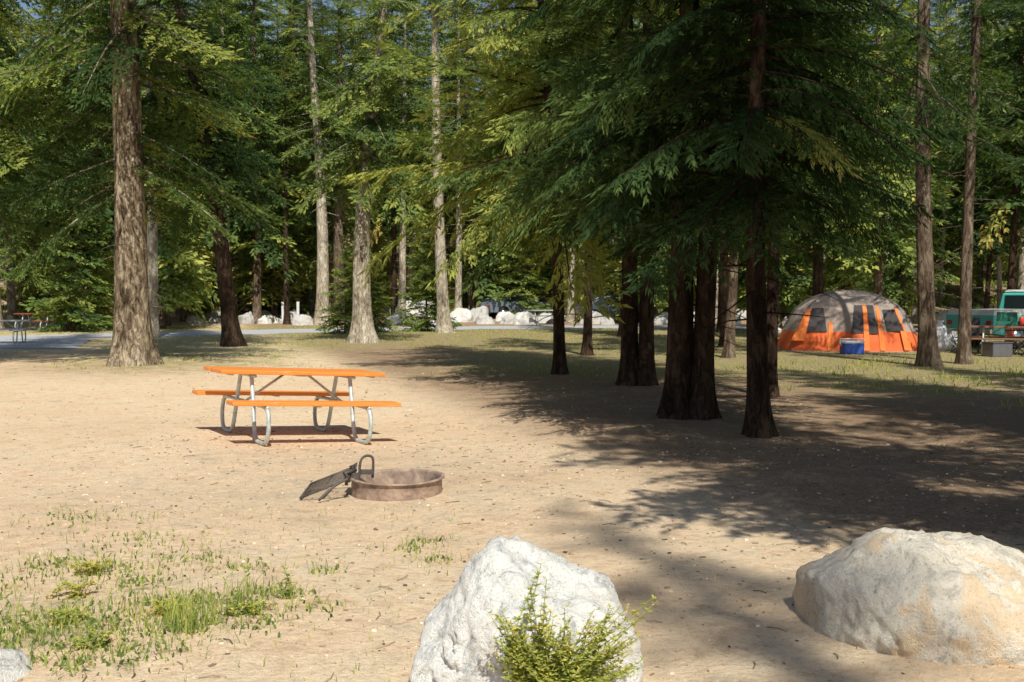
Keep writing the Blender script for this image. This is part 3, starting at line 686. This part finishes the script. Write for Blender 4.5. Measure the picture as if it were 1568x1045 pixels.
tufts = [(-2.35, 6.3, .25, 120), (-2.05, 6.0, .2, 60), (-1.75, 5.55, .18, 130), (-1.45, 5.5, .22, 130), (-2.2, 5.3, .3, 200), (-1.9, 5.1, .28, 190), (-1.55, 5.15, .16, 110), (-2.35, 5.0, .2, 140), (-1.3, 5.8, .14, 60), (-1.65, 4.75, .18, 80), (-1.15, 5.75, .10, 30),
         (-1.55, 6.4, .18, 50), (-1.95, 6.6, .2, 50), (-2.4, 7.0, .25, 60), (-.65, 6.9, .12, 30), (-.45, 6.6, .10, 26), (-1.1, 6.3, .1, 24), (-2.1, 4.75, .18, 60), (-1.85, 4.6, .12, 50), (-.55, 7.1, .1, 24), (-3.0, 7.6, .3, 50), (-2.7, 6.4, .2, 90), (-2.9, 5.8, .3, 120), (-1.2, 5.2, .12, 40), (-1.0, 5.5, .12, 30)]
for x, y, s, n in tufts:
    q = rng.normal(size=(n, 2))*s*.8*np.array([1.2, .7]); P = np.stack([x+q[:, 0], y+q[:, 1], H(x+q[:, 0], y+q[:, 1])-.003], -1)
    blades(mb, P, rng.uniform(.02, .10, n), rng.uniform(.003, .006, n), 1.1, .76, .14)
    k = n; q = rng.normal(size=(k, 2))*s*.6; P = np.stack([x+q[:, 0], y+q[:, 1], H(x+q[:, 0], y+q[:, 1])], -1)
    blades(mb, P, rng.uniform(.015, .04, k), rng.uniform(.008, .018, k), 1.5, .62, .12)
for x, y in ((-1.45, 5.15), (-1.5, 5.05), (-1.35, 5.5), (-1.62, 5.2)):
    q = rng.normal(size=(26, 2))*.05; P = np.stack([x+q[:, 0], y+q[:, 1], 0*q[:, 0]], -1); blades(mb, P, rng.uniform(.12, .26, 26), rng.uniform(.005, .009, 26), .6, .78, .1)
n = 900; x = rng.uniform(-3.5, -.3, n); y = rng.uniform(4.2, 8.2, n); P = np.stack([x, y, H(x, y)], -1); blades(mb, P, rng.uniform(.015, .05, n), rng.uniform(.003, .006, n), 1.0, .8, .15)
mb.obj('foreground_grass', [grassm])
mb = MB()
n = 90000; x = rng.uniform(-26, 26, n); y = rng.uniform(14, 56, n)
nz = np.array([noise.noise(Vector((a*.55, b_*.45, 3))) for a, b_ in zip(x, y)])
k = (grass_mask(x, y)+nz*.9 > .55+rng.normal(size=n)*.15) & (np.abs(x) < .55*y+2)
rd = np.array([road_dist(a, b_) for a, b_ in zip(x[k], y[k])]) > 2.5
x, y = x[k][rd], y[k][rd]
pad = (x < -12.3) & (y > 31) & (y < 41); x, y = x[~pad], y[~pad]; n = len(x); print('lawn', n)
P = np.stack([x, y, H(x, y)], -1); blades(mb, P, rng.uniform(.02, .055, n)*(.8+y/60), rng.uniform(.010, .020, n)*(.4+y/50), 1.1, .73, .16)
mb.obj('lawn_grass', [grassm])
mb = MB()
for _ in range(420):
    if rng.random() < .12: x, y = rng.uniform(4, 14), rng.uniform(15, 26)
    else: y = rng.uniform(61, 88); x = rng.uniform(-.5, .5)*y
    if road_dist(x, y) < 3.2: continue
    n = 40; q = rng.normal(size=(n, 2))*rng.uniform(.12, .5); P = np.stack([x+q[:, 0], y+q[:, 1], H(x+q[:, 0], y+q[:, 1])], -1)
    sc = 1.2 if y > 40 else .25
    blades(mb, P, rng.uniform(.1, .6, n)*sc, rng.uniform(.03, .09, n)*sc, 1.0, rng.uniform(.45, .8), .1)
mb.obj('undergrowth_shrubs', [grassm])

def weed(name, x, y, stems, seed, leafL=.035):
    rw = np.random.default_rng(seed); mb = MB()
    for (dx, dz, dy, dens) in stems:
        b0 = np.array([x+rw.normal()*.05, y+rw.normal()*.03, 0]); e = np.array([x+dx, y+dy, dz])
        p = smoothpath([b0, b0*.6+e*.4+np.array([rw.normal()*.02, 0, .04]), e], 8); mb.tube(p, np.linspace(.003, .0012, len(p)), 5, 0, .75, False)
        ts = np.linspace(.12, 1, int(dens)); Q = []
        for t in ts:
            c_ = p[int(t*(len(p)-1))]+rw.normal(size=3)*.003
            for s in range(4):
                a = rw.uniform(0, 6.28); d = np.array([math.cos(a), math.sin(a), rw.uniform(-.2, .7)]); d /= np.linalg.norm(d); L = leafL*rw.uniform(.5, 1.2)*(1.15-.5*t)
                sd = np.cross(d, [0, 0, 1.])+rw.normal(size=3)*.3; sd /= np.linalg.norm(sd); sd *= L*.22
                Q.append([c_, c_+d*L*.5+sd, c_+d*L, c_+d*L*.5-sd])
        mb.quads(Q, 0, np.repeat(np.clip(.74+rw.normal(size=len(Q))*.09, 0, .93), 4))
        if rw.random() < .5:
            Q = []
            for s in range(12):
                c_ = p[-1-rw.integers(4)]+rw.normal(size=3)*.006; u = rw.normal(size=3); u /= np.linalg.norm(u); w_ = np.cross(u, [0, 0, 1.])
                Q.append([c_, c_+(u+w_)*.005, c_+u*.010, c_+(u-w_)*.005])
            mb.quads(Q, 1, .5)
    return mb.obj(name, [grassm, simple('yellow_petals', (.7, .5, .05), .8)])
rw = np.random.default_rng(4)
st = [(-.02, .58, .03, 70), (-.03, .56, .03, 60), (-.06, .47, .02, 60), (-.07, .44, .02, 50), (-.18, .38, .02, 40), (.40, .46, -.0, 60), (.41, .44, .01, 50), (.36, .38, .0, 40), (-.0, .52, .03, 60), (.30, .42, .0, 40)]
st += [(rw.uniform(-.24, .38), rw.uniform(.14, .42), rw.uniform(-.08, .06), 28) for _ in range(84)]
weed('weed_plant', .13, 4.08, st, 8, .033)
weed('weed_plant', -1.15, 5.65, [(0, .13, 0, 10), (-.05, .2, 0, 12), (.03, .1, 0, 8)], 9)
for k, (x, y) in enumerate([(-2.3, 5.7), (-2.15, 5.2), (-1.7, 5.35), (-2.4, 6.2), (-1.3, 5.35), (-1.9, 4.85)]):
    weed('weed_plant', x, y, [(rw.uniform(-.12, .12), rw.uniform(.02, .08), rw.uniform(-.1, .1), 9) for _ in range(9)], 20+k, .035)

# ------------------------------------------------------------------ litter
def chips(mb, n, xr, yr, smin, smax, flat, tint):
    x = rng.uniform(*xr, n); y = rng.uniform(*yr, n); s = smin+(smax-smin)*rng.random(n)**3
    cube = np.array([[a, b_, c_] for a in (-1, 1) for b_ in (-1, 1) for c_ in (-1, 1)], float)/2
    V = cube[None]*(1+rng.normal(size=(n, 8, 3))*.22)*np.stack([s, s*rng.uniform(.4, 1, n), s*flat], -1)[:, None]
    a = rng.uniform(0, 6.28, n)[:, None]; X_ = V[..., 0]*np.cos(a)-V[..., 1]*np.sin(a); Y_ = V[..., 0]*np.sin(a)+V[..., 1]*np.cos(a)
    V = np.stack([X_+x[:, None], Y_+y[:, None], V[..., 2]+(H(x, y)+s*flat*.3)[:, None]], -1)
    F = np.array([[0, 1, 3, 2], [4, 6, 7, 5], [0, 4, 5, 1], [2, 3, 7, 6], [0, 2, 6, 4], [1, 5, 7, 3]])
    mb.add(V, (F[None]+np.arange(n)[:, None, None]*8), 0, np.repeat(np.clip(tint+rng.normal(size=n)*.25, 0, 1), 8))
m_lit, nt, bs, o = newmat('litter'); a = N(nt, 'ShaderNodeAttribute', attribute_name='tint')
r = ramp(nt, a.outputs['Fac'], [(0, (.11, .07, .05)), (.4, (.38, .27, .17)), (.75, (.72, .58, .43)), (1, (.9, .82, .66))]); nt.links.new(r.outputs[0], bs.inputs['Base Color']); bs.inputs['Roughness'].default_value = .95
mb = MB(); chips(mb, 6500, (-4.5, 5), (3.8, 12), .004, .022, .5, .5); chips(mb, 2200, (-8, 8), (10, 24), .01, .035, .35, .4); chips(mb, 2400, (-5, 6), (4, 15), .01, .033, .15, .25)
for _ in range(300):
    x, y = rng.uniform(-4, 5), rng.uniform(4, 14); a = rng.uniform(0, 3.14); l = rng.uniform(.03, .14); z = Hs(x, y)+.006
    mb.tube([(x, y, z), (x+l*.5*math.cos(a), y+l*.5*math.sin(a), z+.004), (x+l*math.cos(a+.2), y+l*math.sin(a+.2), z)], .0025, 4, 0, float(rng.uniform(0, .5)), False)
mb.obj('ground_litter', [m_lit])

# ------------------------------------------------------------------ light, sky, camera
EL, AZ = math.radians(50), math.radians(12)
sd = Vector((math.sin(AZ)*math.cos(EL), -math.cos(AZ)*math.cos(EL), math.sin(EL)))
L = bpy.data.lights.new('sun', 'SUN'); L.energy = 5.0; L.angle = math.radians(.5); L.color = (1, .96, .85)
so = bpy.data.objects.new('sun', L); COL.objects.link(so); so.rotation_euler = sd.to_track_quat('Z', 'Y').to_euler(); so.location = (0, 0, 30)
w = bpy.data.worlds.new('World'); scene.world = w; w.use_nodes = True; nt = w.node_tree
sk = nt.nodes.new('ShaderNodeTexSky'); sk.sky_type = 'NISHITA'; sk.sun_disc = False; sk.sun_elevation = EL; sk.sun_rotation = math.pi-AZ
nt.links.new(sk.outputs[0], nt.nodes['Background'].inputs[0]); nt.nodes['Background'].inputs[1].default_value = .09
cam = bpy.data.cameras.new('camera'); cam.lens = 38.6; cam.sensor_width = 36; cam.clip_end = 1500
cam.dof.use_dof = True; cam.dof.focus_distance = 7.0; cam.dof.aperture_fstop = 8
cobj = bpy.data.objects.new('camera', cam); COL.objects.link(cobj); cobj.location = (0, 0, 1.6); cobj.rotation_euler = (math.radians(90-2.47), 0, 0)
scene.camera = cobj
scene.view_settings.view_transform = 'Standard'; scene.view_settings.look = 'None'; scene.view_settings.exposure = 0
